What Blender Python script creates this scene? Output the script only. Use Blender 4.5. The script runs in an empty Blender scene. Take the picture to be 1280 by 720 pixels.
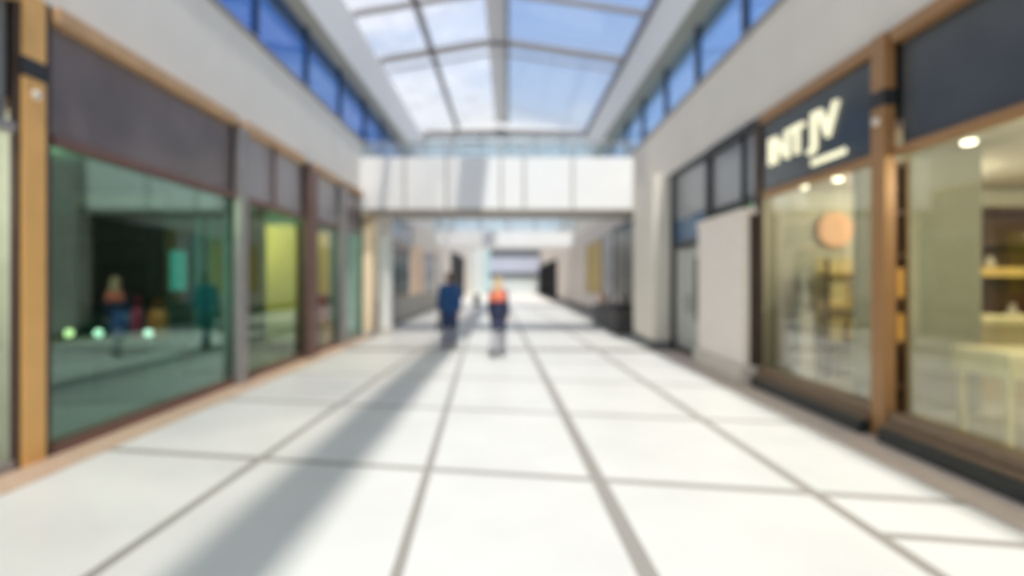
import bpy, bmesh, math, random
from mathutils import Vector, Matrix
random.seed(7)
S = bpy.context.scene
COL = S.collection
R = math.radians

# ------------------------------------------------------------------ camera
cd = bpy.data.cameras.new('camera'); cam = bpy.data.objects.new('camera', cd); COL.objects.link(cam)
cam.location = (0, 0, 1.6); cam.rotation_euler = (R(90), 0, 0)
cd.sensor_width = 36; cd.lens = 18
cd.shift_x = 5/1280; cd.shift_y = -10/1280
cd.clip_start = .05; cd.clip_end = 500
cd.dof.use_dof = True; cd.dof.focus_distance = .6; cd.dof.aperture_fstop = 1.38
S.camera = cam
S.view_settings.view_transform = 'Standard'; S.view_settings.look = 'None'
S.view_settings.gamma = 1; S.view_settings.use_curve_mapping = False
S.view_settings.exposure = 0.28
S.cycles.max_bounces = 10; S.cycles.transparent_max_bounces = 24
S.cycles.sample_clamp_indirect = 6

# ------------------------------------------------------------------ sky and sun
w = bpy.data.worlds.new('sky'); S.world = w; w.use_nodes = True
nt = w.node_tree; nt.nodes.clear()
def N(t, kind, **kw):
    n = t.nodes.new(kind)
    for k, v in kw.items(): setattr(n, k, v)
    return n
tc = N(nt, 'ShaderNodeTexCoord'); sx = N(nt, 'ShaderNodeSeparateXYZ'); nt.links.new(tc.outputs['Generated'], sx.inputs[0])
rp = N(nt, 'ShaderNodeValToRGB'); nt.links.new(sx.outputs['Z'], rp.inputs[0])
rp.color_ramp.elements[0].position = 0.0; rp.color_ramp.elements[0].color = (.66, .66, .65, 1)
rp.color_ramp.elements[1].position = .75; rp.color_ramp.elements[1].color = (.26, .38, .66, 1)
e = rp.color_ramp.elements.new(.22); e.color = (.58, .65, .74, 1)
e = rp.color_ramp.elements.new(.45); e.color = (.36, .49, .74, 1)
ns = N(nt, 'ShaderNodeTexNoise'); ns.inputs['Scale'].default_value = 3.2; ns.inputs['Detail'].default_value = 6
mpg = N(nt, 'ShaderNodeMapping'); mpg.inputs['Scale'].default_value = (1, 1, 2.2); mpg.inputs['Location'].default_value = (3.1, 1.7, .4)
nt.links.new(tc.outputs['Generated'], mpg.inputs[0]); nt.links.new(mpg.outputs[0], ns.inputs['Vector'])
# more cloud towards -X
m1 = N(nt, 'ShaderNodeMath', operation='MULTIPLY_ADD'); m1.inputs[1].default_value = -.34; nt.links.new(sx.outputs['X'], m1.inputs[0]); nt.links.new(ns.outputs[0], m1.inputs[2])
cr = N(nt, 'ShaderNodeMapRange'); cr.inputs['From Min'].default_value = .47; cr.inputs['From Max'].default_value = .68
nt.links.new(m1.outputs[0], cr.inputs[0])
mx = N(nt, 'ShaderNodeMix', data_type='RGBA'); nt.links.new(cr.outputs[0], mx.inputs[0]); nt.links.new(rp.outputs[0], mx.inputs[6]); mx.inputs[7].default_value = (.75, .745, .735, 1)
bg = N(nt, 'ShaderNodeBackground'); bg.inputs['Strength'].default_value = 1.08; nt.links.new(mx.outputs[2], bg.inputs[0])
ow = N(nt, 'ShaderNodeOutputWorld'); nt.links.new(bg.outputs[0], ow.inputs[0])

sd = bpy.data.lights.new('sun', 'SUN'); sd.energy = 4.3; sd.angle = R(1.5); sd.color = (1, .92, .80)
so = bpy.data.objects.new('sun', sd); COL.objects.link(so)
so.rotation_euler = Vector((-.108, .50, -1)).to_track_quat('-Z', 'Y').to_euler()

# ------------------------------------------------------------------ materials
MATS = {}
def mat(name, col, rough=.6, metal=0, emit=0, var=.06, scale=6, spec=.5, bump=0):
    if name in MATS: return MATS[name]
    m = bpy.data.materials.new(name); m.use_nodes = True; t = m.node_tree; b = t.nodes['Principled BSDF']
    c = (*col, 1)
    b.inputs['Roughness'].default_value = rough; b.inputs['Metallic'].default_value = metal
    b.inputs['Specular IOR Level'].default_value = spec
    tcn = N(t, 'ShaderNodeTexCoord'); no = N(t, 'ShaderNodeTexNoise'); no.inputs['Scale'].default_value = scale; no.inputs['Detail'].default_value = 4
    t.links.new(tcn.outputs['Object'], no.inputs['Vector'])
    r = N(t, 'ShaderNodeValToRGB'); t.links.new(no.outputs[0], r.inputs[0])
    r.color_ramp.elements[0].position = .3; r.color_ramp.elements[1].position = .7
    r.color_ramp.elements[0].color = (*[max(0, x*(1-var)) for x in col], 1)
    r.color_ramp.elements[1].color = (*[min(1, x*(1+var)) for x in col], 1)
    t.links.new(r.outputs[0], b.inputs['Base Color'])
    if bump:
        bp = N(t, 'ShaderNodeBump'); bp.inputs['Strength'].default_value = bump; bp.inputs['Distance'].default_value = .01
        t.links.new(no.outputs[0], bp.inputs['Height']); t.links.new(bp.outputs[0], b.inputs['Normal'])
    if emit:
        b.inputs['Emission Color'].default_value = c; b.inputs['Emission Strength'].default_value = emit
    MATS[name] = m; return m
def glass(name, tint=(1, 1, 1), base=.05, gain=.7, power=3.0, frost=0, gcol=(1, 1, 1), rough=.03):
    if name in MATS: return MATS[name]
    m = bpy.data.materials.new(name); m.use_nodes = True; t = m.node_tree; t.nodes.clear()
    tr = N(t, 'ShaderNodeBsdfTransparent'); tr.inputs[0].default_value = (*tint, 1)
    gl = N(t, 'ShaderNodeBsdfGlossy'); gl.inputs['Color'].default_value = (*gcol, 1); gl.inputs['Roughness'].default_value = rough
    lw = N(t, 'ShaderNodeLayerWeight'); pw = N(t, 'ShaderNodeMath', operation='POWER'); pw.inputs[1].default_value = power
    t.links.new(lw.outputs['Facing'], pw.inputs[0])
    ma = N(t, 'ShaderNodeMath', operation='MULTIPLY_ADD'); ma.use_clamp = True; ma.inputs[1].default_value = gain; ma.inputs[2].default_value = base
    t.links.new(pw.outputs[0], ma.inputs[0])
    src = tr.outputs[0]
    if frost:
        tl = N(t, 'ShaderNodeBsdfTranslucent'); tl.inputs[0].default_value = (.9, .92, .94, 1)
        mf = N(t, 'ShaderNodeMixShader')
        nz = N(t, 'ShaderNodeTexNoise'); nz.inputs['Scale'].default_value = .8
        tcc = N(t, 'ShaderNodeTexCoord'); t.links.new(tcc.outputs['Object'], nz.inputs['Vector'])
        mm = N(t, 'ShaderNodeMath', operation='MULTIPLY'); mm.inputs[1].default_value = frost*2; t.links.new(nz.outputs[0], mm.inputs[0])
        t.links.new(mm.outputs[0], mf.inputs[0]); t.links.new(tr.outputs[0], mf.inputs[1]); t.links.new(tl.outputs[0], mf.inputs[2]); src = mf.outputs[0]
    mi = N(t, 'ShaderNodeMixShader'); t.links.new(ma.outputs[0], mi.inputs[0]); t.links.new(src, mi.inputs[1]); t.links.new(gl.outputs[0], mi.inputs[2])
    o = N(t, 'ShaderNodeOutputMaterial'); t.links.new(mi.outputs[0], o.inputs[0])
    MATS[name] = m; return m

cream_l = mat('cream_plaster', (.88, .83, .74), .8, var=.03, scale=1.5)
cream_r = mat('warm_plaster', (.86, .79, .69), .8, var=.03, scale=1.5)
white_p = mat('white_paint', (.90, .88, .85), .6, var=.02)
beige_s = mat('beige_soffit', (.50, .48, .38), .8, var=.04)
bronze = mat('gold_bronze', (.84, .48, .16), .4, .15, var=.05, scale=3)
header_tan = mat('tan_header', (.60, .38, .20), .5, var=.1)
bronze2 = mat('brown_bronze', (.40, .21, .085), .4, .15, var=.05, scale=3)
brown_d = mat('dark_bronze', (.085, .055, .042), .45, .2)
redbrown = mat('red_brown_metal', (.20, .105, .085), .45, .2)
grey_m = mat('grey_aluminium', (.34, .32, .31), .4, .4)
black_m = mat('black_metal', (.025, .026, .028), .5)
steel = mat('roof_steel', (.27, .25, .24), .5)
tanstone = mat('tan_stone', (.56, .40, .28), .6, scale=12, var=.1)
plinth_m = mat('dark_plinth', (.035, .04, .04), .35, scale=12, var=.2)
brownsill = mat('brown_sill', (.24, .16, .10), .4, scale=12, var=.15)
gl_teal = glass('teal_glass', (.60, .84, .76), .07, .75, 2.2, gcol=(.80, .95, .90))
gl_olive = glass('olive_tinted_glass', (.80, .86, .66), .05, .5, 2.4, gcol=(.85, .95, .9))
gl_faint = glass('low_glare_glass', (.95, .93, .85), .03, .3, 2.6)
gl_clear = glass('shop_glass', (.93, .95, .90), .05, .65, 2.4)
gl_roof = glass('roof_glass', (.86, .89, .93), .03, .25, 4)
gl_roof_f = glass('hazy_roof_glass', (.84, .85, .87), .03, .25, 4, frost=.16)
gl_blue_r = glass('pale_blue_clerestory_glass', (.55, .70, .88), .06, .35, 3)
gl_blue = glass('blue_clerestory_glass', (.22, .42, .72), .06, .35, 3)
gl_gable = glass('gable_glass', (.85, .93, .95), .06, .3, 3, frost=.3)
sp_l = mat('plum_spandrel', (.20, .16, .15), .25, var=.25, scale=.8, spec=.5)
sp_pale = mat('mauve_grey_spandrel', (.42, .38, .365), .3, var=.12, scale=.8)
sp_r = mat('slate_spandrel', (.085, .09, .095), .25, var=.25, scale=.8, spec=.45)

# floor colour with darker grey bands along and across
def floor_mat():
    m = bpy.data.materials.new('white_stone_paving'); m.use_nodes = True; t = m.node_tree; b = t.nodes['Principled BSDF']
    b.inputs['Roughness'].default_value = .42; b.inputs['Specular IOR Level'].default_value = .35
    tcn = N(t, 'ShaderNodeTexCoord'); s = N(t, 'ShaderNodeSeparateXYZ'); t.links.new(tcn.outputs['Object'], s.inputs[0])
    X, Y = s.outputs['X'], s.outputs['Y']
    def M(op, a, b_=None, c=None):
        n = N(t, 'ShaderNodeMath', operation=op)
        for i, v in enumerate((a, b_, c)):
            if v is None: continue
            if isinstance(v, (int, float)): n.inputs[i].default_value = v
            else: t.links.new(v, n.inputs[i])
        return n.outputs[0]
    acc = None
    for a, k, hw in ((2.43, -.035, .05), (.835, -.027, .06), (-.48, -.045, .035), (-2.33, .025, .04)):
        d = M('ABSOLUTE', M('SUBTRACT', X, M('MULTIPLY_ADD', Y, k, a)))
        lt = M('LESS_THAN', d, hw); acc = lt if acc is None else M('MAXIMUM', acc, lt)
    u = M('MULTIPLY_ADD', X, .165, Y)
    f = M('PINGPONG', M('SUBTRACT', u, 4.22), 1.015)
    acc = M('MAXIMUM', acc, M('LESS_THAN', f, .045))
    side = M('MULTIPLY', M('GREATER_THAN', X, 2.3), M('LESS_THAN', M('ABSOLUTE', M('SUBTRACT', u, 3.6)), .04))
    acc = M('MAXIMUM', acc, side)
    wide = M('LESS_THAN', M('ABSOLUTE', M('SUBTRACT', M('MULTIPLY_ADD', X, .03, Y), 11.75)), .28)
    acc = M('MAXIMUM', acc, wide)
    no = N(t, 'ShaderNodeTexNoise'); no.inputs['Scale'].default_value = 1.3; no.inputs['Detail'].default_value = 5; t.links.new(tcn.outputs['Object'], no.inputs['Vector'])
    r = N(t, 'ShaderNodeValToRGB'); t.links.new(no.outputs[0], r.inputs[0])
    r.color_ramp.elements[0].position = .3; r.color_ramp.elements[1].position = .7
    r.color_ramp.elements[0].color = (.66, .645, .605, 1); r.color_ramp.elements[1].color = (.72, .705, .66, 1)
    x = N(t, 'ShaderNodeMix', data_type='RGBA'); t.links.new(acc, x.inputs[0]); t.links.new(r.outputs[0], x.inputs[6]); x.inputs[7].default_value = (.33, .305, .27, 1)
    t.links.new(x.outputs[2], b.inputs['Base Color']); return m
floor_m = floor_mat()

# ------------------------------------------------------------------ mesh helpers
def box(bm, x0, x1, y0, y1, z0, z1, bev=0):
    g = bmesh.ops.create_cube(bm, size=1)
    vs = g['verts']
    for v in vs:
        v.co = Vector(((x0+x1)/2 + v.co.x*abs(x1-x0), (y0+y1)/2 + v.co.y*abs(y1-y0), (z0+z1)/2 + v.co.z*abs(z1-z0)))
    if bev:
        es = list({e for v in vs for e in v.link_edges})
        bmesh.ops.bevel(bm, geom=es, offset=bev, segments=2, affect='EDGES', profile=.6)
    return bm
def tube(bm, pts, rad, n=12, cap=True):
    rings = []
    pts = [Vector(p) for p in pts]
    seg = [(b-a).normalized() for a, b in zip(pts, pts[1:])]
    ref = min((Vector((1, 0, 0)), Vector((0, 1, 0)), Vector((0, 0, 1))), key=lambda ax: max(abs(d.dot(ax)) for d in seg))
    for i, p in enumerate(pts):
        d = (pts[min(i+1, len(pts)-1)] - pts[max(i-1, 0)]).normalized()
        u = d.cross(ref).normalized(); w_ = d.cross(u); r = rad[i] if isinstance(rad, (list, tuple)) else rad
        rx, ry = r if isinstance(r, (list, tuple)) else (r, r)
        rings.append([bm.verts.new(p + u*(math.cos(a)*rx) + w_*(math.sin(a)*ry)) for a in [2*math.pi*k/n for k in range(n)]])
    for a, b in zip(rings, rings[1:]):
        for k in range(n): bm.faces.new((a[k], a[(k+1) % n], b[(k+1) % n], b[k]))
    if cap: bm.faces.new(rings[0][::-1]); bm.faces.new(rings[-1])
    return bm
def loft(bm, rings, n=28, cap=True):
    """rings: (cx, cy, z, rx, ry)"""
    rr = [[bm.verts.new((cx + rx*math.cos(2*math.pi*k/n), cy + ry*math.sin(2*math.pi*k/n), z)) for k in range(n)] for cx, cy, z, rx, ry in rings]
    for a, b in zip(rr, rr[1:]):
        for k in range(n): bm.faces.new((a[k], a[(k+1) % n], b[(k+1) % n], b[k]))
    if cap: bm.faces.new(rr[0][::-1]); bm.faces.new(rr[-1])
    return bm
def ball(bm, c, r, seg=20):
    r = r if isinstance(r, (tuple, list)) else (r, r, r)
    bmesh.ops.create_uvsphere(bm, u_segments=seg, v_segments=seg//2, radius=1, matrix=Matrix.Translation(c) @ Matrix.Diagonal((*r, 1)))
    return bm
def B(*boxes, bev=0):
    bm = bmesh.new()
    for b in boxes: box(bm, *b, bev=bev)
    return bm
def obj(name, bm, m, parent=None, smooth=False):
    bmesh.ops.recalc_face_normals(bm, faces=bm.faces)
    me = bpy.data.meshes.new(name); bm.to_mesh(me); bm.free(); me.materials.append(m)
    if smooth:
        for p in me.polygons: p.use_smooth = True
    o = bpy.data.objects.new(name, me); COL.objects.link(o)
    if parent:
        o.parent = parent
        # geometry is written in world metres: bring it into the parent chain's frame
        base = Vector(); q = parent
        while q: base += q.location; q = q.parent
        me.transform(Matrix.Translation(-base))
    return o
def tag(o, label=None, cat=None, group=None, kind=None):
    if label: o['label'] = label
    if cat: o['category'] = cat
    if group: o['group'] = group
    if kind: o['kind'] = kind
    return o
def thing(name, loc, label, cat, group=None):
    o = bpy.data.objects.new(name, None); COL.objects.link(o); o.location = loc; o.empty_display_size = .2
    return tag(o, label, cat, group)
def struct(name, bm, m, label=None):
    o = obj(name, bm, m); o['kind'] = 'structure'
    if label: o['label'] = label
    return o

XL, XR = -4.15, 3.85          # facade planes
ZF, ZT = 4.07, 5.5            # underside and top of the plaster band
ZTR = 2.87                    # transom height

# ------------------------------------------------------------------ floor, plaster bands, roof
struct('floor', B((-5.2, 5.2, -6, 62, -.2, 0)), floor_m, 'white stone paving with grey bands')
struct('trim_1', B((XL-.05, -3.76, -6, 14.9, .0, .012)), tanstone, 'tan stone edging strip along the left shopfronts')
struct('trim_2', B((3.27, XR+.1, -6, 11.4, .0, .012)), mat('pale_tan_stone', (.66, .54, .44), .6, scale=10, var=.08), 'pale tan stone edging strip along the right shopfronts')
struct('wall_left', B((XL-1.45, XL, -6, 29, ZF, ZT)), cream_l, 'cream plaster band above the left shops')
struct('wall_right', B((XR, XR+1.45, -6, 29, ZF, ZT)), cream_r, 'warm cream plaster band above the right shops')
struct('trim_3', B((XL-.1, XL+.045, -6, 29, ZT, ZT+.07)), grey_m); struct('trim_4', B((XR-.045, XR+.1, -6, 29, ZT, ZT+.07)), grey_m)
# roof edge beams: beige underside, white faces
RY0, RY1 = -6, 28.9
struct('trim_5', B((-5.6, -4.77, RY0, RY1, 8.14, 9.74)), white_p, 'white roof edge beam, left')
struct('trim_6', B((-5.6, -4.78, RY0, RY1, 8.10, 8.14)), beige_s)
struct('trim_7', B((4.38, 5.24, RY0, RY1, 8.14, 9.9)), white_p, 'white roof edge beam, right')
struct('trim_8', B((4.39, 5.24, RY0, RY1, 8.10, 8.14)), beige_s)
struct('trim_9', B((-.72, -.12, RY0, RY1, 10.45, 10.62)), white_p, 'white ridge beam of the glass roof')
# roof glass: two pitches
def quadbox(bm, p, th):
    vs = [bm.verts.new(q) for q in p] + [bm.verts.new((q[0], q[1], q[2]+th)) for q in p]
    for f in ((0, 1, 2, 3), (7, 6, 5, 4), (0, 4, 5, 1), (1, 5, 6, 2), (2, 6, 7, 3), (3, 7, 4, 0)): bm.faces.new([vs[i] for i in f])
    return bm
struct('window_1', quadbox(bmesh.new(), [(-4.9, RY0, 9.82), (-.5, RY0, 10.66), (-.5, RY1, 10.66), (-4.9, RY1, 9.82)], .02), gl_roof_f, 'hazy left pitch of the glass roof')
struct('window_2', quadbox(bmesh.new(), [(-.35, RY0, 10.66), (4.5, RY0, 9.97), (4.5, RY1, 9.97), (-.35, RY1, 10.66)], .02), gl_roof, 'clear right pitch of the glass roof')
# glazing bars of the roof
bm = bmesh.new(); quadbox(bm, [(-2.95, 9, 10.08), (-2.75, 9, 10.12), (-2.75, RY1, 10.12), (-2.95, RY1, 10.08)], .1)
struct('trim_10', bm, steel, 'grey purlin under the left roof pitch')
struct('trim_11', B((4.26, 4.42, RY0, RY1, 9.7, 9.95)), mat('blue_grey_steel', (.24, .25, .32), .5), 'blue grey eaves rail, right')
struct('trim_12', B((-.10, .03, 9, RY1, 10.38, 10.62)), steel)
def truss(y, rad, flat=False, label=''):
    t = thing('roof_truss', (-.2, y, 9.8), label, 'roof truss', 'steel trusses under the glass roof')
    ze = 9.78; za = 9.86 if flat else 10.5
    def bar(x0, z0, x1, z1, name):
        bm = bmesh.new(); h = rad
        vs = [bm.verts.new((x, yy, z)) for x, z in ((x0, z0-h), (x1, z1-h), (x1, z1+h), (x0, z0+h)) for yy in (y-h*.6, y+h*.6)]
        for f in ((0, 2, 3, 1), (2, 4, 5, 3), (4, 6, 7, 5), (6, 0, 1, 7), (0, 6, 4, 2), (1, 3, 5, 7)): bm.faces.new([vs[i] for i in f])
        obj(name, bm, steel, t)
    bar(-4.77, ze, -.42, za, 'rafter'); bar(-.42, za, 4.3, ze, 'rafter')
    obj('ridge_plate', B((-.62, -.22, y-rad*.7, y+rad*.7, za-rad*1.3, za+rad*1.3), bev=.02), steel, t)
truss(15.75, .08, label='steel roof truss nearest the camera, partly above the top edge of the picture')
truss(19.1, .115, label='heavy grey peaked steel truss in the middle of the glass roof')
truss(20.1, .04, label='thin pale steel truss just behind the heavy peaked one')
truss(28.8, .17, True, 'dark flat tie beam closing the far end of the glass roof')
# clerestories
struct('window_3', B((-5.22, -5.2, RY0, RY1, ZT, 8.1)), gl_blue, 'blue clerestory glass on the left'); struct('window_4', B((4.9, 4.92, RY0, RY1, ZT, 8.1)), gl_blue_r, 'blue clerestory glass on the right')
bluem = mat('navy_mullion', (.03, .055, .11), .4)
k = 0
for y in [5.2+2.65*i for i in range(9)]:
    for x, side in ((-5.17, 'left'), (4.87, 'right')):
        struct('trim_%d' % (13+k), B((x-.05, x+.05, y-(.09 if x > 0 else .04), y+(.09 if x > 0 else .04), ZT+.03, 8.1)), bluem); k += 1
struct('trim_60', B((-5.3, -5.1, RY0, RY1, ZT, ZT+.16)), grey_m); struct('trim_61', B((4.8, 5.0, RY0, RY1, ZT, ZT+.16)), grey_m)

# ------------------------------------------------------------------ frames of the shopfronts
def post(x, y0, y1, m, label, z1=ZF-.0, dep=.12, side=-1, joint=True, z0=0.0, m2=None):
    t = thing('shopfront_post', (x, (y0+y1)/2, z0), label, 'post', 'posts between the shop windows')
    s = -side                                # towards the corridor
    obj('shaft', B((x, x+s*dep, y0, y1, z0, z1), bev=.012), m, t)
    if m2:
        obj('side_profile', B((x-s*.02, x+s*(dep-.02), y1, y1+.07, z0, z1)), m2, t); obj('side_profile', B((x-s*.02, x+s*(dep-.02), y0-.05, y0, z0, z1)), m2, t)
    if joint:
        obj('joint_collar', B((x, x+s*(dep+.015), y0-.015, y1+.015, 3.34, 3.5), bev=.01), black_m, t)
        b = bmesh.new(); ball(b, (x+s*(dep+.005), (y0+y1)/2, 3.2), .045); obj('round_cap', b, mat('pale_metal', (.8, .72, .6), .3, .2), t, True)
    return t
def front(side, y0, y1, gm, sm, fm, label, splits=(), ztr=ZTR, sill=.0, sillm=None, head=None, glass_low=True):
    x = XL if side < 0 else XR; s = -side
    t = thing('shopfront', (x, (y0+y1)/2, 0), label, 'shop window')
    gx = x - s*.02
    obj('header', B((x-s*.05, x+s*.09, y0, y1, ZF-.14, ZF), bev=.008), head or fm, t)
    obj('transom', B((x-s*.05, x+s*.05, y0, y1, ztr-.04, ztr+.04), bev=.006), fm, t)
    ys = [y0]+list(splits)+[y1]
    for a, b_ in zip(ys, ys[1:]):
        obj('spandrel_panel', B((gx-s*.03, gx, a+.02, b_-.02, ztr+.04, ZF-.14)), sm, t)
        obj('glass_pane', B((gx-s*.012, gx, a+.02, b_-.02, sill+.1, ztr-.04)), gm, t)
    for q in splits: obj('mullion', B((x-s*.05, x+s*.04, q-.03, q+.03, sill, ZF-.14)), fm, t)
    obj('sill', B((x-s*.06, x+s*(.04 if not sill else .1), y0, y1, sill, sill+.1), bev=.008), sillm or fm, t)
    if sill: obj('plinth', B((x-s*.06, x+s*.22, y0, y1, 0.012, sill*.75), bev=.01), plinth_m, t); obj('plinth_top', B((x-s*.06, x+s*.17, y0, y1, sill*.75, sill), bev=.004), brownsill, t)
    return t

# left side
front(-1, -5, 1.3, gl_teal, sp_l, redbrown, 'dark shop window at the near left beyond the picture edge', (-2,))
front(-1, 1.3, 4.27, gl_clear, mat('grey_spandrel', (.22, .22, .20), .2), grey_m, 'pale blinded shop window at the left picture edge', head=header_tan)
post(XL, 4.33, 4.55, bronze, 'gold bronze post at the far left beside the big teal window', m2=brown_d, dep=.05)
front(-1, 4.64, 7.72, gl_teal, sp_l, redbrown, 'large teal tinted shop window with round lamps and bags inside', head=header_tan)
post(XL, 7.74, 7.96, grey_m, 'grey metal post on the right of the large teal window', joint=False, z1=3.93)
poster_front = front(-1, 7.98, 10.33, gl_olive, sp_pale, redbrown, 'teal shop window with the pale yellow poster inside', head=header_tan)
post(XL, 10.38, 10.85, redbrown, 'red brown post between the yellow poster and the yellow banner', joint=False, z1=3.93, m2=brown_d)
front(-1, 10.93, 12.5, gl_faint, sp_pale, redbrown, 'narrow shop window with the bright yellow banner', head=header_tan)
post(XL, 12.52, 12.85, grey_m, 'slim grey post next to the cream column pair', joint=False, z1=3.93)
front(-1, 12.87, 14.35, gl_teal, sp_l, grey_m, 'last narrow dark window before the cream columns', head=bronze2)
obj('panel_divider', B((XL+.02, XL+.05, 8.98, 9.06, ZTR+.04, ZF-.14)), redbrown, poster_front)
# right side
front(1, -5, 1.6, gl_clear, sp_r, bronze2, 'shop window at the near right beyond the picture edge', (-2,), sill=.2, sillm=brownsill)
front(1, 1.6, 5.04, gl_clear, sp_r, bronze2, 'large shop window at the right with cream table and shelves inside', sill=.2, sillm=brownsill)
post(XR, 5.08, 5.27, bronze2, 'brown bronze post between the lettered window and the large right window', side=1, joint=True)
front(1, 5.30, 7.66, gl_clear, sp_r, bronze2, 'lettered shop window with the peach disc inside', sill=.2, sillm=brownsill)
post(XR, 7.7, 7.86, brown_d, 'dark bronze post left of the lettered window', side=1, joint=False, dep=.08)
front(1, 7.9, 9.7, gl_teal, mat('pale_spandrel', (.30, .31, .33), .2), black_m, 'narrow dark window half hidden behind the pinkish white pilaster', (8.35,), sillm=plinth_m)
# door bay on the right
t = thing('glazed_entrance', (XR, 10.6, 0), 'dark framed glazed entrance with blue fanlight between pilaster and column', 'door')
obj('frame', B((XR-.06, XR+.06, 9.7, 9.85, 0, ZF), (XR-.06, XR+.06, 11.75, 11.95, 0, ZF), (XR-.06, XR+.06, 9.85, 11.75, ZF-.12, ZF), (XR-.06, XR+.06, 9.85, 11.75, 2.3, 2.42), (XR-.06, XR+.06, 9.85, 11.75, 0, .12)), black_m, t)
obj('upper_pane', B((XR, XR+.02, 9.85, 11.75, 2.95, ZF-.12)), mat('pale_spandrel', (.30, .31, .33), .2), t)
obj('fanlight', B((XR, XR+.02, 9.85, 11.75, 2.42, 2.95)), mat('blue_fanlight', (.06, .14, .26), .1), t)
d = obj('door_leaf', B((XR, XR+.05, 9.87, 10.78, .12, 2.3), bev=.01), mat('off_white_door', (.50, .50, .47), .5), t); obj('vision_panel', B((XR-.012, XR+.0, 10.1, 10.55, .75, 2.05)), mat('dark_glass', (.03, .035, .03), .1), d)
obj('handle', tube(bmesh.new(), [(XR-.06, 10.68, .9), (XR-.06, 10.68, 1.3)], .015), grey_m, d)
d = obj('door_leaf', B((XR, XR+.05, 10.8, 11.72, .12, 2.3), bev=.01), mat('off_white_door', (.50, .50, .47), .5), t); obj('handle', tube(bmesh.new(), [(XR-.06, 10.9, .9), (XR-.06, 10.9, 1.3)], .015), grey_m, d)

# pilasters and columns
pinkw = mat('pinkish_white_panel', (.90, .80, .74), .6, var=.03)
t = thing('pilaster', (3.6, 8.6, 0), 'pinkish white pilaster with stepped stone base on the right', 'pilaster')
obj('shaft', B((3.56, 3.66, 7.75, 9.6, .3, 2.6), bev=.015), pinkw, t); obj('base', B((3.48, 3.76, 7.70, 9.66, .012, .3), bev=.02), mat('base_stone', (.66, .60, .53), .7), t)
obj('backing', B((3.661, 3.76, 7.77, 9.58, .3, 2.6)), brown_d, t)
obj('cap', B((3.53, 3.76, 7.72, 9.63, 2.6, 2.68), bev=.01), pinkw, t)
t = thing('column', (3.5, 12.6, 0), 'broad cream column at the right end of the white footbridge', 'column')
obj('shaft', B((3.42, 3.84, 12.0, 14.0, .16, ZF), bev=.02), cream_r, t); obj('base', B((3.38, 3.84, 11.96, 14.04, 0, .16), bev=.01), mat('grey_base', (.16, .16, .15), .6), t)
for x0, x1, y0, y1, m, lab in ((-4.42, -3.98, 15.0, 15.4, mat('warm_cream_column', (.93, .75, .52), .7, var=.03), 'warm cream column left under the footbridge'), (-3.84, -3.52, 15.25, 15.65, white_p, 'white column just right of the warm cream one under the footbridge')):
    t = thing('column', ((x0+x1)/2, (y0+y1)/2, 0), lab, 'column')
    obj('shaft', B((x0, x1, y0, y1, .15, 3.53), bev=.02), m, t); obj('base', B((x0-.03, x1+.03, y0-.03, y1+.03, 0, .15), bev=.01), mat('base_stone', (.66, .60, .53), .7), t)

# ------------------------------------------------------------------ footbridges
t = thing('footbridge', (-.3, 15, 3.53), 'white panelled footbridge crossing the arcade above the two walkers', 'footbridge')
obj('deck', B((-4.12, 3.83, 14.52, 16.3, 3.53, 3.66)), mat('bridge_soffit', (.42, .39, .36), .7), t)
obj('lower_trim', B((-4.35, 3.6, 14.42, 14.52, 3.53, 3.6)), mat('brown_trim', (.34, .29, .24), .6), t)
frosted = mat('white_enamel_glass', (.93, .925, .90), .3, var=.01)
xs = [-4.33, -2.92, -1.74, -.2, .45, 1.82, 3.55]
for a, b_ in zip(xs, xs[1:]): obj('fascia_panel', B((a+.035, b_-.035, 14.42, 14.5, 3.6, 5.06), bev=.008), frosted, t)
obj('panel_frame', B((-4.35, 3.6, 14.5, 14.56, 3.6, 5.04)), mat('panel_joint', (.50, .47, .43), .6), t)
for a, b_ in zip(xs, xs[1:]): obj('balustrade_glass', B((a+.03, b_-.03, 14.6, 14.62, 5.06, 5.5)), gl_gable, t)
obj('handrail', tube(bmesh.new(), [(-4.3, 14.61, 5.52), (3.55, 14.61, 5.52)], .03), grey_m, t)
for a in xs: obj('baluster', B((a-.02, a+.02, 14.58, 14.64, 4.95, 5.5)), grey_m, t)
obj('back_parapet', B((-4.35, 3.6, 16.2, 16.3, 3.66, 5.0)), white_p, t)
t = thing('footbridge', (-.2, 29.5, 3.5), 'smaller white footbridge far down the arcade, framed by the near one', 'footbridge')
obj('deck', B((-4.0, 3.8, 29.05, 31, 3.5, 3.62)), white_p, t); obj('parapet', B((-4.0, 3.8, 28.95, 29.05, 3.5, 4.33), bev=.01), frosted, t)
obj('back_parapet', B((-4.0, 3.8, 30.9, 31, 3.62, 4.33)), white_p, t)
# gable window over the far bridge
struct('window_5', B((-5.6, 5.24, 28.97, 29.0, 4.4, 9.7)), gl_gable, 'pale glass gable closing the roof above the far bridge')
for i, x in enumerate((-4.6, -3.1, -1.55, 0, 1.55, 3.1, 4.5)): struct('trim_%d' % (70+i), B((x-.05, x+.05, 28.85, 28.95, 4.4, 9.7)), grey_m)
struct('trim_80', B((-5.6, 5.24, 28.85, 28.95, 7.0, 7.12)), grey_m)

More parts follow.
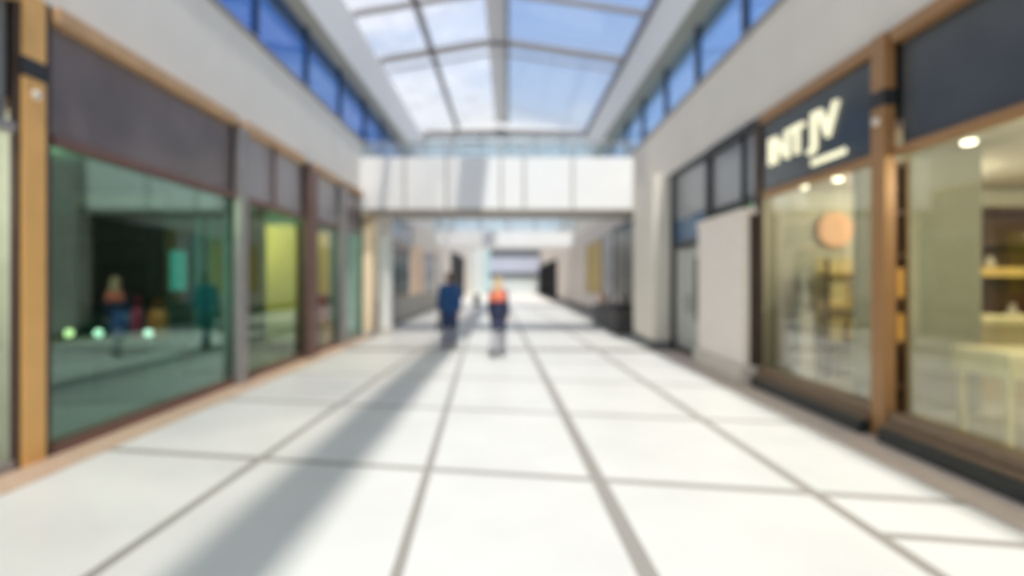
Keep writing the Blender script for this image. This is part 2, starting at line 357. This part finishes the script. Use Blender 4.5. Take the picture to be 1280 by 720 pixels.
# ------------------------------------------------------------------ lettering over the right window
t = thing('shop_sign', (XR-.02, 6.5, 3.4), 'cream illuminated lettering on the dark glass above the right window', 'shop sign')
lit = mat('cream_letter_light', (.86, .82, .58), .5, emit=.75)
def text(body, y, z, size, name, sq=1.0):
    c = bpy.data.curves.new('t', 'FONT'); c.body = body; c.size = size; c.extrude = .025; c.offset = .004; c.space_character = 1.02; c.shear = .0
    o = bpy.data.objects.new('t', c); COL.objects.link(o)
    dg = bpy.context.evaluated_depsgraph_get(); me = bpy.data.meshes.new_from_object(o.evaluated_get(dg))
    bpy.data.objects.remove(o)
    M4 = Matrix(((0, 0, -1, 0), (-1, 0, 0, 0), (0, 1, 0, 0), (0, 0, 0, 1)))
    me.transform(Matrix.Translation((XR-.06, y, z)) @ M4 @ Matrix.Diagonal((sq, 1, 1, 1)))
    me.transform(Matrix.Translation(-t.location)); me.materials.clear(); me.materials.append(lit)
    q = bpy.data.objects.new(name, me); COL.objects.link(q); q.parent = t
    return q
text('INT', 7.45, 3.26, .54, 'lettering'); text('JV', 6.42, 3.3, .54, 'lettering', 1.15)
bm = bmesh.new()
for i in range(8): ball(bm, (XR-.05, 6.38-i*.085, 3.06), (.02, .034, .045), 12)
for i in range(7): box(bm, XR-.055, XR-.04, 6.38-i*.085-.06, 6.38-i*.085-.025, 3.03, 3.045)
obj('small_lettering', bm, lit, t)
obj('backing_glass', B((XR-.035, XR-.022, 5.33, 7.64, ZTR+.06, ZF-.16)), mat('sign_back', (.06, .07, .075), .15, spec=.6), t)

# ------------------------------------------------------------------ shop interiors
def room(side, x1, y0, y1, h, wallm, floorm, ceilm):
    x = XL-.1 if side < 0 else XR+.1; nm = 'wall_left' if side < 0 else 'wall_right'
    xa, xb = sorted((x, x1)); o = .08
    struct(nm, B((x1, x1+side*o, y0, y1, 0, h)), wallm)
    struct(nm, B((xa, xb, y0-o, y0, 0, h)), wallm); struct(nm, B((xa, xb, y1, y1+o, 0, h)), wallm)
    struct('floor', B((xa, xb, y0, y1, 0, .05)), floorm); struct('ceiling', B((xa, xb, y0, y1, h, h+.1)), ceilm)
def plight(x, y, z, e, col, r=.03):
    l = bpy.data.lights.new('shop_fill', 'POINT'); l.energy = e; l.color = col; l.shadow_soft_size = r  # unseen point light added to brighten a shop interior, no fixture modelled
    o = bpy.data.objects.new('shop_fill', l); COL.objects.link(o); o.location = (x, y, z)
wgreen = mat('dark_green_wall', (.03, .11, .08), .7); wgreen2 = mat('teal_wall', (.05, .19, .15), .7)
dkfl = mat('dark_shop_floor', (.08, .10, .08), .5); dkcl = mat('dark_shop_ceiling', (.015, .04, .032), .7)
pale = mat('pale_shop_wall', (.62, .61, .50), .7, var=.03); palef = mat('pale_shop_floor', (.45, .43, .37), .4); palec = mat('pale_shop_ceiling', (.68, .64, .56), .7)
room(-1, -5.4, -4.5, 4.5, 3.05, mat('grey_green_blind', (.66, .69, .60), .7), palef, palec)
plight(-4.75, 3.0, 2.5, 32, (1, 1, .92)); plight(-4.75, .5, 2.5, 20, (1, 1, .92))
room(-1, -9.0, 4.62, 8.9, 3.1, wgreen, dkfl, dkcl)
plight(-5.4, 5.7, 2.85, 75, (1, .85, .55))
room(-1, -7.5, 9.0, 11.2, 3.1, wgreen2, dkfl, dkcl); plight(-5.4, 9.4, 2.7, 95, (1, .95, .75))
room(-1, -7.5, 11.3, 14.9, 3.1, wgreen2, dkfl, dkcl); plight(-5.0, 12.3, 2.7, 80, (1, .95, .8))
room(1, 11.0, -4.5, 8.75, 3.12, pale, palef, palec)
room(1, 9.5, 8.85, 12.2, 3.12, mat('grey_shop_wall', (.18, .18, .17), .7), palef, palec)
plight(5.0, 3.8, 2.8, 60, (1, .88, .66)); plight(8.6, 5.8, 2.8, 85, (1, .86, .6)); plight(5.9, 7.3, 2.8, 52, (1, .9, .7)); plight(6.2, .5, 2.8, 50, (1, .9, .7))

struct('ceiling', B((-9.1, XL-.1, -6, 14.9, 3.2, ZF-.01)), dkcl); struct('ceiling', B((XR+.1, 11.1, -6, 13.9, 3.24, ZF-.01)), dkcl)
# left shop contents
t = thing('display_counter', (-5.5, 6.7, .05), 'long olive display counter behind the large teal window', 'counter')
obj('top', B((-6.5, -4.4, 6.3, 6.95, .80, .85), bev=.01), mat('olive_top', (.17, .17, .07), .4), t)
obj('body', B((-6.45, -4.45, 6.36, 6.9, .05, .80)), mat('green_cabinet', (.05, .10, .07), .6), t)
for x in (-5.8, -5.1): obj('panel_line', B((x-.01, x+.01, 6.34, 6.37, .1, .78)), black_m, t)
for (x, c, lab) in ((-5.53, (1, .9, .45), 'yellowish round lamp at the left end of the olive counter'), (-5.16, (.9, 1, .8), 'pale round lamp in the middle of the olive counter'), (-4.53, (.95, .9, .8), 'small round lamp in front of the coloured bags')):
    o = thing('table_lamp', (x, 6.45, .85), lab, 'lamp', 'round lamps on the olive counter')
    obj('foot', loft(bmesh.new(), [(x, 6.45, .85, .035, .035), (x, 6.45, .87, .03, .03), (x, 6.45, .89, .012, .012)], 16), black_m, o, True)
    b = bmesh.new(); ball(b, (x, 6.45, .93), .048); obj('globe', b, mat('lamp_globe_%d' % int(-x*100), c, .5, emit=2.0), o, True)
for x, y, wd, h, c, cn, lab in ((-5.06, 6.72, .15, .44, (.03, .09, .42), 'navy', 'navy blue handbag, leftmost on the olive counter'), (-4.82, 6.66, .07, .52, (.6, .02, .12), 'crimson', 'slim crimson handbag between the navy and the orange one'), (-4.60, 6.74, .13, .48, (.85, .25, .05), 'orange', 'orange handbag, rightmost on the olive counter')):
    o = thing('handbag', (x, y, .85), lab, 'handbag', 'handbags on the olive counter')
    b = bmesh.new(); loft(b, [(x, y, .85, wd*.9, .06), (x, y, .87, wd, .075), (x, y, .85+h*.5, wd, .07), (x, y, .85+h*.75, wd*.8, .035)], 20)
    obj('body', b, mat(cn+'_leather', c, .5), o, True)
    obj('handle', tube(bmesh.new(), [(x+math.cos(a)*wd*.5, y, .85+h*.73+math.sin(a)*h*.3) for a in [math.pi*i/10 for i in range(11)]], .009, 8), mat(cn+'_leather', c, .5), o, True)
t = thing('wall_shelving', (-6.75, 8.7, 1.15), 'dark brown shelving on the back wall inside the teal window', 'shelving')
obj('carcass', B((-7.6, -5.98, 8.86, 8.9, 1.2, 2.7), (-7.6, -7.55, 8.5, 8.88, 1.2, 2.7), (-6.03, -5.98, 8.5, 8.88, 1.2, 2.7), (-7.6, -5.98, 8.5, 8.88, 1.18, 1.22), (-7.6, -5.98, 8.5, 8.88, 2.66, 2.7)), mat('dark_wood', (.028, .02, .011), .5), t)
for z in (1.57, 1.93, 2.3): obj('shelf', B((-7.55, -6.03, 8.52, 8.86, z-.015, z+.015)), mat('olive_wood', (.06, .045, .015), .5), t)
tag(obj('wall_sign', B((-7.45, -5.95, 8.8, 8.86, 2.88, 3.08), bev=.01), mat('olive_grey_board', (.33, .34, .22), .6)), 'olive grey board above the dark shelving in the teal shop', 'board')
t = thing('backlit_poster', (-5.65, 8.82, 1.4), 'small glowing cyan poster right of the dark shelving', 'poster')
obj('frame', B((-5.9, -5.5, 8.8, 8.88, 1.38, 2.5), bev=.01), mat('amber_frame', (.22, .14, .03), .5), t); obj('screen', B((-5.80, -5.52, 8.785, 8.8, 1.42, 2.1)), mat('cyan_screen', (.15, .62, .58), .4, emit=.35), t)
t = thing('curtain_rail', (-4.8, 8.3, .05), 'teal curtain rail near the grey post in the teal shop', 'rail')
obj('rod', tube(bmesh.new(), [(-5.3, 8.6, 2.7), (-4.4, 8.6, 2.7)], .015), black_m, t)
for i in range(4):
    x = -5.2+i*.22; b = bmesh.new(); loft(b, [(x, 8.6, .055, .10, .03), (x, 8.6, 1.5, .09, .025), (x, 8.6, 2.66, .07, .02)], 16); obj('curtain_panel', b, mat('teal_cloth', (.05, .42, .36), .8), t, True)
t = thing('poster_stand', (-5.0, 10.6, .05), 'tall pale yellow poster with a white lower panel behind teal glass', 'poster')
obj('board', B((-5.45, -4.42, 10.7, 10.75, .3, 2.75), bev=.01), mat('ochre_poster', (.66, .57, .16), .6), t); obj('lower_panel', B((-5.4, -4.45, 10.66, 10.7, .35, .95)), mat('pale_poster', (.62, .62, .50), .6), t)
obj('foot', B((-5.4, -4.5, 10.55, 10.9, .05, .3), bev=.01), black_m, t)
t = thing('globe_lamp', (-4.4, 8.5+.9, .05), 'small golden globe lamp beside the grey post', 'lamp')
obj('stem', tube(bmesh.new(), [(-4.62, 9.12, .05), (-4.62, 9.12, .96)], .012), black_m, t); b = bmesh.new(); ball(b, (-4.62, 9.12, 1.02), .085); obj('globe', b, mat('gold_globe', (.85, .55, .08), .5, emit=.5), t, True)
t = thing('banner', (-4.5, 12.2, .05), 'bright yellow banner with dark red lower part in the narrow window', 'banner')
obj('cloth', B((-4.85, -4.3, 12.3, 12.33, 1.25, 2.75)), mat('yellow_cloth', (.85, .62, .02), .7, emit=.0), t); obj('pole', tube(bmesh.new(), [(-4.9, 12.32, .05), (-4.9, 12.32, 2.8)], .015), black_m, t)
obj('red_panel', B((-4.8, -4.32, 12.28, 12.3, .6, 1.25)), mat('dark_red_cloth', (.40, .03, .03), .7), t); obj('base_box', B((-4.9, -4.3, 12.15, 12.5, .05, .6), bev=.01), mat('ochre_box', (.62, .42, .10), .6), t)

# right shop contents
struct('wall_right', B((4.1, 5.55, 6.0, 6.08, .05, 3.12)), mat('grey_green_panel', (.40, .41, .34), .6, var=.04), 'pale grey green partition behind the large right window')
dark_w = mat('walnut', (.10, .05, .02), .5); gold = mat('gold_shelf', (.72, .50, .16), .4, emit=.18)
t = thing('shelf_tower', (4.2, 5.3, .05), 'narrow walnut shelf tower right behind the bronze post', 'shelving')
obj('carcass', B((3.98, 4.0, 5.26, 5.5, .05, 2.8), (4.10, 4.12, 5.26, 5.5, .05, 2.8), (3.98, 4.12, 5.48, 5.5, .05, 2.8), (3.98, 4.12, 5.26, 5.5, 2.78, 2.82)), dark_w, t)
for z in (.5, .95, 1.4, 1.85, 2.3): obj('shelf', B((4.0, 4.10, 5.27, 5.48, z-.015, z+.015)), dark_w, t)
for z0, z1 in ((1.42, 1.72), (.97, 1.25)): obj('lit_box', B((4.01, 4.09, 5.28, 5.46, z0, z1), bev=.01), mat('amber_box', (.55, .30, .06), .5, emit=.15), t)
t = thing('wall_shelving', (8.8, 8.4, .05), 'wide walnut wall shelving with a lit gold shelf at the right edge', 'shelving')
obj('carcass', B((7.3, 10.9, 8.66, 8.72, .05, 2.75), (7.3, 7.36, 8.2, 8.7, .05, 2.75), (9.1, 9.14, 8.2, 8.7, .05, 2.75), (10.84, 10.9, 8.2, 8.7, .05, 2.75), (7.3, 10.9, 8.2, 8.7, 2.72, 2.78)), dark_w, t)
for z in (.45, .95, 2.2): obj('shelf', B((7.36, 10.84, 8.22, 8.66, z-.02, z+.02)), dark_w, t)
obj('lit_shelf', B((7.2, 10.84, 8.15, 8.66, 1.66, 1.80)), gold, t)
random.seed(3)
for i in range(9):
    x = 7.55+i*.37; h = random.uniform(.16, .32); c = random.choice(((.62, .55, .30), (.30, .16, .05), (.75, .72, .6)))
    o = thing('shelf_vase', (x, 8.42, 1.8 if i % 2 else .97), 'small vase, %s from the left %s' % (('first', 'first', 'second', 'second', 'third', 'third', 'fourth', 'fourth', 'fifth')[i], 'on the gold shelf of the walnut shelving' if i % 2 else 'on the walnut shelf below the gold one'), 'vase', 'vases on the walnut wall shelving')
    z = o.location.z; obj('body', loft(bmesh.new(), [(x, 8.42, z, .05, .05), (x, 8.42, z+h*.4, .085, .085), (x, 8.42, z+h*.8, .035, .035), (x, 8.42, z+h, .05, .05)], 20), mat('vase_%d' % int(c[0]*100), c, .4), o, True)
crm = mat('cream_lacquer', (.93, .86, .54), .5)
t = thing('display_table', (4.85, 4.75, .05), 'cream display table with thick top behind the large right window', 'table')
obj('top', B((4.36, 5.6, 4.45, 5.05, .72, .96), bev=.03), crm, t)
for x in (4.42, 5.54):
    for y in (4.52, 4.98): obj('leg', B((x-.025, x+.025, y-.025, y+.025, .05, .72)), crm, t)
t = thing('display_table', (6.2, 6.5, .05), 'second cream table deeper in the right shop below the lit shelf', 'table')
obj('top', B((5.9, 7.4, 6.5, 7.2, 1.02, 1.12), bev=.02), crm, t); obj('body', B((6.0, 7.3, 6.55, 7.15, .05, 1.02)), mat('cream_cabinet', (.60, .52, .32), .6), t)
for i, (x, y, lab) in enumerate(((4.68, 8.1, 'bright ceiling downlight above the left of the lettered window'), (4.83, 7.5, 'bright ceiling downlight right of its neighbour in the lettered window'), (4.95, 5.5, 'ceiling downlight in the large right window'))):
    o = thing('downlight', (x, y, 3.1), lab, 'ceiling light', 'shop ceiling downlights')
    obj('ring', loft(bmesh.new(), [(x, y, 3.09, .085, .085), (x, y, 3.12, .09, .09)], 20), white_p, o, True)
    b = bmesh.new(); ball(b, (x, y, 3.08), (.065, .065, .03)); obj('lens', b, mat('downlight_lens', (1, .93, .75), .5, emit=5 if i < 2 else 3), o, True)
t = thing('wall_disc', (5.55, 8.7, 2.4), 'round peach disc on the pale back wall of the lettered window', 'wall decoration')
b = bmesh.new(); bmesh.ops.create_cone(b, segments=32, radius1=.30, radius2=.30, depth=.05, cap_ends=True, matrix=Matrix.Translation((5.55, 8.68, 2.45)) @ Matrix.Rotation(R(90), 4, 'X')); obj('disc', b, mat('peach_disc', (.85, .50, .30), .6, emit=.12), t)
t = thing('display_rack', (5.7, 8.2, .05), 'yellow lit display rack inside the lettered window', 'rack')
obj('back_board', B((5.0, 6.2, 8.3, 8.34, .6, 1.95)), mat('straw_board', (.60, .52, .28), .6), t)
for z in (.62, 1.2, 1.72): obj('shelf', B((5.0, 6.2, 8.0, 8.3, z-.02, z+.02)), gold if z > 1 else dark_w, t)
for x in (5.0, 6.2): obj('upright', B((x-.02, x+.02, 8.0, 8.04, .05, 1.95)), dark_w, t)
BOXL = ['straw coloured lidded box, left on the lower shelf of the yellow rack', 'ochre lidded box, middle of the lower shelf of the yellow rack', 'nearly black lidded box on the lower shelf of the yellow rack', 'yellow lidded box, left on the upper shelf of the yellow rack', 'palest cream yellow lidded box, middle of the upper rack shelf', 'golden lidded box, right on the upper shelf of the yellow rack']
for x, z, c in ((5.15, .64, (.8, .68, .3)), (5.5, .64, (.75, .6, .25)), (5.9, .64, (.06, .05, .04)), (5.2, 1.22, (.85, .72, .35)), (5.55, 1.22, (.9, .8, .45)), (5.95, 1.22, (.8, .65, .3))):
    q = thing('gift_box', (x, 8.15, z), BOXL.pop(0), 'box', 'boxes on the yellow display rack')
    cm = mat('box_%d' % int(c[1]*100), c, .6)
    obj('body', B((x-.12, x+.12, 8.05, 8.25, z, z+.28), bev=.01), cm, q); obj('lid', B((x-.13, x+.13, 8.04, 8.26, z+.28, z+.34), bev=.008), cm, q)
t = thing('display_plinth', (4.75, 8.2, .05), 'slim white plinth at the left of the lettered window', 'plinth')
obj('body', B((4.62, 4.86, 8.1, 8.34, .05, 1.1), bev=.01), white_p, t); obj('vase', loft(bmesh.new(), [(4.74, 8.22, 1.1, .06, .06), (4.74, 8.22, 1.3, .1, .1), (4.74, 8.22, 1.55, .04, .04), (4.74, 8.22, 1.75, .07, .07)], 20), white_p, t, True)

# ------------------------------------------------------------------ beyond the first bridge
wl2 = mat('pinkish_wall', (.80, .72, .62), .8); grey_w = mat('grey_dado', (.40, .38, .33), .7); tan_w = mat('peach_panel', (.86, .62, .42), .7)
struct('wall_left', B((XL-.3, XL, 16.3, 29, .95, ZF-.01)), wl2); struct('wall_left', B((XL-.3, XL+.12, 16.3, 29, 0, .95)), grey_w)
struct('wall_left', B((XL-.3, XL, 29, 60, 0, 5.5)), wl2)
struct('wall_right', B((XR, XR+.3, 14, 29.0, 0, ZF-.01), (XR, XR+.3, 29.0, 60, 0, 5.5)), mat('pale_pink_wall', (.72, .64, .57), .8))
struct('baseboard_right', B((XR-.1, XR, 14, 40, 0, .3)), mat('dark_baseboard', (.09, .085, .075), .6)); struct('baseboard_left', B((XL+.12, XL+.16, 16.3, 29, 0, .12)), plinth_m)
def far_window(side, y0, y1, z0, z1, gm, fm, label, dep=.06, nm='far_shop_window', cat='shop window', nmul=1):
    x = XL if side < 0 else XR; s = -side
    t = thing(nm, (x, (y0+y1)/2, z0), label, cat)
    fw = .09
    obj('frame', B((x, x+s*dep, y0, y0+fw, z0, z1), (x, x+s*dep, y1-fw, y1, z0, z1), (x, x+s*dep, y0+fw, y1-fw, z1-fw, z1), (x, x+s*dep, y0+fw, y1-fw, z0, z0+fw)), fm, t)
    ys = [y0+fw+(y1-y0-2*fw)*i/(nmul+1) for i in range(nmul+2)]
    for a, b_ in zip(ys, ys[1:]): obj('pane', B((x+s*.005, x+s*.03, a+.01, b_-.01, z0+fw, z1-fw)), gm, t)
    for q in ys[1:-1]: obj('mullion', B((x, x+s*dep, q-.02, q+.02, z0+fw, z1-fw)), fm, t)
    return t
far_window(-1, 18.1, 21.2, 1.0, 2.85, mat('teal_dark_pane', (.05, .13, .13), .15), redbrown, 'dark teal window right of the white column beyond the footbridge')
far_window(-1, 18.1, 22, 3.0, 3.9, mat('blue_grey_pane', (.24, .27, .32), .2), grey_m, 'blue grey upper light above the dark teal window')
t = thing('wall_panel', (XL, 23, .95), 'peach wall panel beside the dark teal far window', 'panel'); obj('board', B((XL, XL+.08, 22.2, 24.6, .95, 3.1), bev=.01), tan_w, t)
far_window(-1, 25.5, 28.5, 1.0, 3.0, mat('grey_pane', (.34, .36, .38), .2), grey_m, 'grey far window before the small footbridge on the left')
t = far_window(-1, 37, 46, .0, 3.6, mat('black_pane', (.03, .03, .025), .2), black_m, 'tall black doorway far down the left wall', nm='far_doorway', cat='doorway', dep=.25)
far_window(1, 15.0, 18.6, .0, 3.45, mat('black_pane', (.03, .03, .025), .2), black_m, 'black glazed front just beyond the broad cream column', nmul=2)
far_window(1, 18.7, 20.6, .5, 3.4, mat('lavender_pane', (.36, .36, .40), .2), grey_m, 'lavender grey far window on the right wall')
far_window(1, 20.8, 25, 1.0, 3.3, mat('ochre_pane', (.60, .42, .12), .5), mat('tan_frame', (.40, .30, .18), .5), 'ochre far window on the right wall', nmul=2)
far_window(1, 40, 59, .0, 3.2, mat('grey_green_pane', (.13, .14, .13), .3), black_m, 'long dark window at the far right end of the arcade', nmul=5, dep=.3)
# planter with small peach shrub
t = thing('planter', (3.4, 17.3, 0), 'dark box planter with a small peach flowering plant beyond the column', 'planter')
obj('box', B((3.15, 3.72, 14.9, 19.0, 0, .72), bev=.02), mat('charcoal_planter', (.07, .065, .065), .6), t)
obj('soil', B((3.2, 3.67, 14.95, 18.95, .72, .73)), mat('soil', (.06, .04, .03), .9), t)
bm = bmesh.new(); random.seed(5)
for i in range(160):
    p = Vector((3.42+random.gauss(0, .10), 18.2+random.gauss(0, .25), .95+random.gauss(0, .11))); a = random.uniform(0, 6.3)
    dx = Vector((math.cos(a), math.sin(a), random.uniform(-.5, .5)))*.05; dy = Vector((-dx.y, dx.x, .02))*.6
    vs = [bm.verts.new(p+q) for q in (-dx, dy, dx, -dy)]; bm.faces.new(vs)
obj('flowers', bm, mat('peach_petals', (.85, .52, .36), .7), t)
bm = bmesh.new()
for i in range(14):
    a = random.uniform(0, 6.3); tube(bm, [(3.42, 18.2+random.uniform(-.2, .2), .72), (3.42+math.cos(a)*.08, 18.2+math.sin(a)*.25, .98)], .006, 5)
obj('stems', bm, mat('stem_green', (.12, .18, .06), .7), t)
# end wall
struct('wall_back', B((-4.4, 4.1, 60, 60.3, 0, 7.5)), mat('pale_blue_wall', (.50, .55, .57), .7), 'pale wall closing the arcade')
t = thing('upper_window_band', (.9, 59.9, 2.0), 'long dark window band high on the far end wall', 'window')
obj('frame', B((-2.1, 3.7, 59.8, 60, 1.9, 2.5), (-2.1, 3.7, 59.8, 60, 4.3, 5.2)), mat('dark_band', (.09, .10, .12), .5), t)
for i in range(4): obj('pane', B((-2.05+i*1.45, -.65+i*1.45, 59.85, 60, 2.5, 4.3)), mat('lavender_glass', (.42, .45, .56), .2), t)
t = thing('cyan_post', (-2.4, 59.5, 0), 'slim cyan post against the far end wall', 'post'); obj('shaft', B((-2.55, -2.25, 59.5, 59.8, .1, 5.0)), mat('cyan_paint', (.35, .62, .66), .6), t); obj('foot', B((-2.65, -2.15, 59.4, 59.9, 0, .1)), steel, t)
t = thing('litter_bin', (-1.9, 32, 0), 'small grey bin standing alone far down the arcade', 'bin')
obj('body', loft(bmesh.new(), [(-1.95, 32, 0, .2, .2), (-1.95, 32, .62, .24, .24)], 20), mat('bin_grey', (.22, .25, .26), .5), t, True); obj('lid', loft(bmesh.new(), [(-1.95, 32, .62, .27, .27), (-1.95, 32, .72, .15, .15)], 20), black_m, t, True)

# ------------------------------------------------------------------ people
def skin_mesh(name, verts, edges, radii, m, parent, sub=2):
    me = bpy.data.meshes.new('tmp'); me.from_pydata(verts, edges, []); o = bpy.data.objects.new('tmp', me); COL.objects.link(o)
    md = o.modifiers.new('s', 'SKIN'); md.use_smooth_shade = True; md.branch_smoothing = .3
    for i, r in enumerate(radii): me.skin_vertices[0].data[i].radius = r if isinstance(r, tuple) else (r, r)
    me.skin_vertices[0].data[0].use_root = True
    sb = o.modifiers.new('b', 'SUBSURF'); sb.levels = sb.render_levels = sub
    dg = bpy.context.evaluated_depsgraph_get(); n = bpy.data.meshes.new_from_object(o.evaluated_get(dg)); bpy.data.objects.remove(o)
    n.name = name; n.materials.clear(); n.materials.append(m)
    q = bpy.data.objects.new(name, n); COL.objects.link(q); q.parent = parent; return q
def lobj(name, bm, m, parent):            # geometry already in the person's own frame
    bmesh.ops.recalc_face_normals(bm, faces=bm.faces)
    me = bpy.data.meshes.new(name); bm.to_mesh(me); bm.free(); me.materials.append(m)
    for p in me.polygons: p.use_smooth = True
    o = bpy.data.objects.new(name, me); COL.objects.link(o); o.parent = parent; return o
skinm = mat('skin', (.62, .36, .25), .6)
def person(loc, scale, rot, label, coat, coatlow, trousers, hairc, long_hair, hem, shawl=None, stride=.12, wide=0, slim=1):
    t = thing('person', loc, label, 'person'); t.scale = (scale*slim, scale, scale); t.rotation_euler.z = rot
    V, E, RR = [], [], []
    def v(p, r, par=None):
        V.append(p); RR.append(r)
        if par is not None: E.append((par, len(V)-1))
        return len(V)-1
    pel = v((0, 0, .94), (.14, .10)); wa = v((0, 0, 1.08), (.125, .09), pel); ch = v((0, .005, 1.27), (.15, .105), wa)
    nb = v((0, -.01, 1.43), (.075, .065), ch); nk = v((0, .0, 1.50), .052, nb); hl = v((0, .02, 1.565), (.062, .072), nk)
    hm = v((0, .012, 1.635), (.076, .09), hl); ht = v((0, .0, 1.69), (.055, .065), hm)
    joints = {}
    for s in (-1, 1):
        ph = s*stride
        sh = v((s*.165, 0, 1.40), .058, ch); el = v((s*.225, -.02-ph*.5, 1.13), .04, sh); wr = v((s*.235, .06-ph*.9, .90), (.026, .022), el)
        pm = v((s*.232, .075-ph*1.0, .83), (.034, .018), wr)
        joints[s] = (V[sh], V[el], V[wr])
        py = V[pm][1]
        for k, (dy, L) in enumerate(((-.03, .062), (-.01, .075), (.01, .08), (.03, .07))):
            a = v((s*.232, py+dy, .795), .010, pm); b_ = v((s*.225, py+dy*1.15+.006, .795-L*.55), .009, a); v((s*.212, py+dy*1.15+.014, .795-L), .0075, b_)
        a = v((s*.215, py+.045, .82), .011, pm); v((s*.205, py+.06, .785), .009, a)
        hp = v((s*.09, 0, .88), .088, pel); kn = v((s*.095, ph*.9+.03, .50), .056, hp); an = v((s*.095, ph*1.6-(.05 if ph < 0 else 0), .10+(.03 if ph < 0 else 0)), .038, kn)
        hz = V[an][2]-.062
        v((s*.095, V[an][1]-.05, hz+.0), .034, an); tb = v((s*.1, V[an][1]+.09, hz-.006), (.04, .03), an); v((s*.105, V[an][1]+.16, hz-.012), (.032, .02), tb)
        joints[s] += (V[hp], V[kn], V[an])
    skin_mesh('body', V, E, RR, skinm, t)
    # face
    b = bmesh.new(); ball(b, (0, .098, 1.60), (.014, .02, .024), 10); lobj('nose', b, skinm, t)
    for s in (-1, 1):
        b = bmesh.new(); ball(b, (s*.03, .086, 1.625), .012, 10); lobj('eye', b, mat('eye_dark', (.05, .04, .03), .3), t)
        b = bmesh.new(); ball(b, (s*.079, .005, 1.61), (.01, .02, .032), 10); lobj('ear', b, skinm, t)
    b = bmesh.new(); ball(b, (0, .088, 1.562), (.024, .008, .007), 10); lobj('mouth', b, mat('lips', (.5, .18, .15), .5), t)
    # hair
    b = bmesh.new(); ball(b, (0, -.018, 1.652), (.092, .098, .086), 22)
    if long_hair: loft(b, [(0, -.04, 1.71, .03, .02), (0, -.05, 1.69, .065, .04), (-.0, -.06, 1.64, .092, .05), (-.01, -.075, 1.52, .10, .055), (-.02, -.09, 1.40, .105, .045), (-.02, -.095, 1.31, .07, .025)], 20)
    else: loft(b, [(0, -.035, 1.64, .086, .07), (0, -.04, 1.56, .075, .05), (0, -.035, 1.52, .05, .03)], 20)
    lobj('hair', b, mat('hair_%d' % int(hairc[0]*100), hairc, .6, scale=30, var=.25), t)
    # coat
    cm = mat(coat[0], coat[1], .75, scale=14); b = bmesh.new()
    loft(b, [(0, -.0, 1.49, .065, .06), (0, -.0, 1.465, .10, .08), (0, 0, 1.43, .175, .10), (0, 0, 1.37, .215, .125), (0, 0, 1.25, .20, .14), (0, 0, 1.08, .175, .125), (0, 0, .96, .195, .14), (0, 0, .80, .21, .155)], 28)
    lobj('coat', b, cm, t)
    b = bmesh.new(); loft(b, [(0, 0, .82, .212, .157), (0, 0, .66, .205, .165), (0, 0, hem, .19, .17)], 28, cap=True); lobj('coat_skirt', b, mat(coatlow[0], coatlow[1], .75, scale=14), t)
    for s in (-1, 1):
        a, e_, wq = [Vector(q) for q in joints[s][:3]]
        b = bmesh.new(); tube(b, [a+Vector((-s*.09, 0, .035)), a+Vector((-s*.03, 0, .022)), a+Vector((s*.012, 0, -.02)), a.lerp(e_, .3), a.lerp(e_, .65), e_, e_.lerp(wq, .5), wq], [.045, .066, .074, .068, .062, .057, .05, .044], 18); lobj('sleeve', b, cm, t)
    # trousers and shoes
    tm = mat(trousers[0], trousers[1], .8, scale=14)
    for s in (-1, 1):
        h_, kq, aq = [Vector(q) for q in joints[s][3:]]
        b = bmesh.new(); tube(b, [h_, h_.lerp(kq, .5), kq, kq.lerp(aq, .5), aq+Vector((0, 0, -.03))], [.09, .082, .072+wide*.6, .068+wide, .064+wide], 18); lobj('trouser_leg', b, tm, t)
        b = bmesh.new(); zf = aq.z-.10
        ball(b, (aq.x, aq.y+.04, zf+.045), (.05, .14, .045), 16); lobj('shoe', b, mat('dark_shoe', (.04, .035, .035), .5), t)
    if shawl:
        b = bmesh.new(); loft(b, [(0, -.0, 1.51, .075, .07), (0, 0, 1.46, .15, .11), (0, 0, 1.40, .222, .135), (0, 0, 1.30, .245, .15), (0, 0, 1.22, .25, .155), (0, 0, 1.205, .24, .145)], 28); lobj('shawl', b, mat(shawl[0], shawl[1], .8, scale=20, var=.1), t)
    return t
person((-1.36, 11.85, 0), 1.02, R(6), 'person walking away in a long royal blue coat and slate trousers', ('royal_blue_cloth', (.010, .065, .20)), ('navy_cloth', (.015, .03, .10)), ('slate_cloth', (.09, .10, .17)), (.12, .05, .035), False, .50, stride=.10)
person((-.2, 10.65, 0), .96, R(-5), 'person walking away in a coral shawl, dark navy coat and pale grey wide trousers', ('dark_navy_cloth', (.022, .028, .075)), ('dark_navy_cloth', (.022, .028, .075)), ('pale_grey_cloth', (.42, .41, .46)), (.62, .44, .24), True, .60, shawl=('coral_cloth', (.80, .20, .12)), stride=.08, wide=.035, slim=.86)
t = thing('shoulder_bag', (-1.64, 12.0, .40), 'dark bag hanging from the left hand of the person in blue', 'bag')
b = bmesh.new(); loft(b, [(-1.64, 12.0, .40, .035, .13), (-1.64, 12.0, .46, .045, .15), (-1.64, 12.0, .62, .03, .13)], 20); obj('body', b, mat('black_leather', (.03, .035, .05), .5), t, True)
obj('strap', tube(bmesh.new(), [(-1.64, 11.90, .61), (-1.625, 11.95, .72), (-1.615, 12.0, .765), (-1.625, 12.05, .72), (-1.64, 12.10, .61)], .01, 8), mat('black_leather', (.03, .035, .05), .5), t, True)
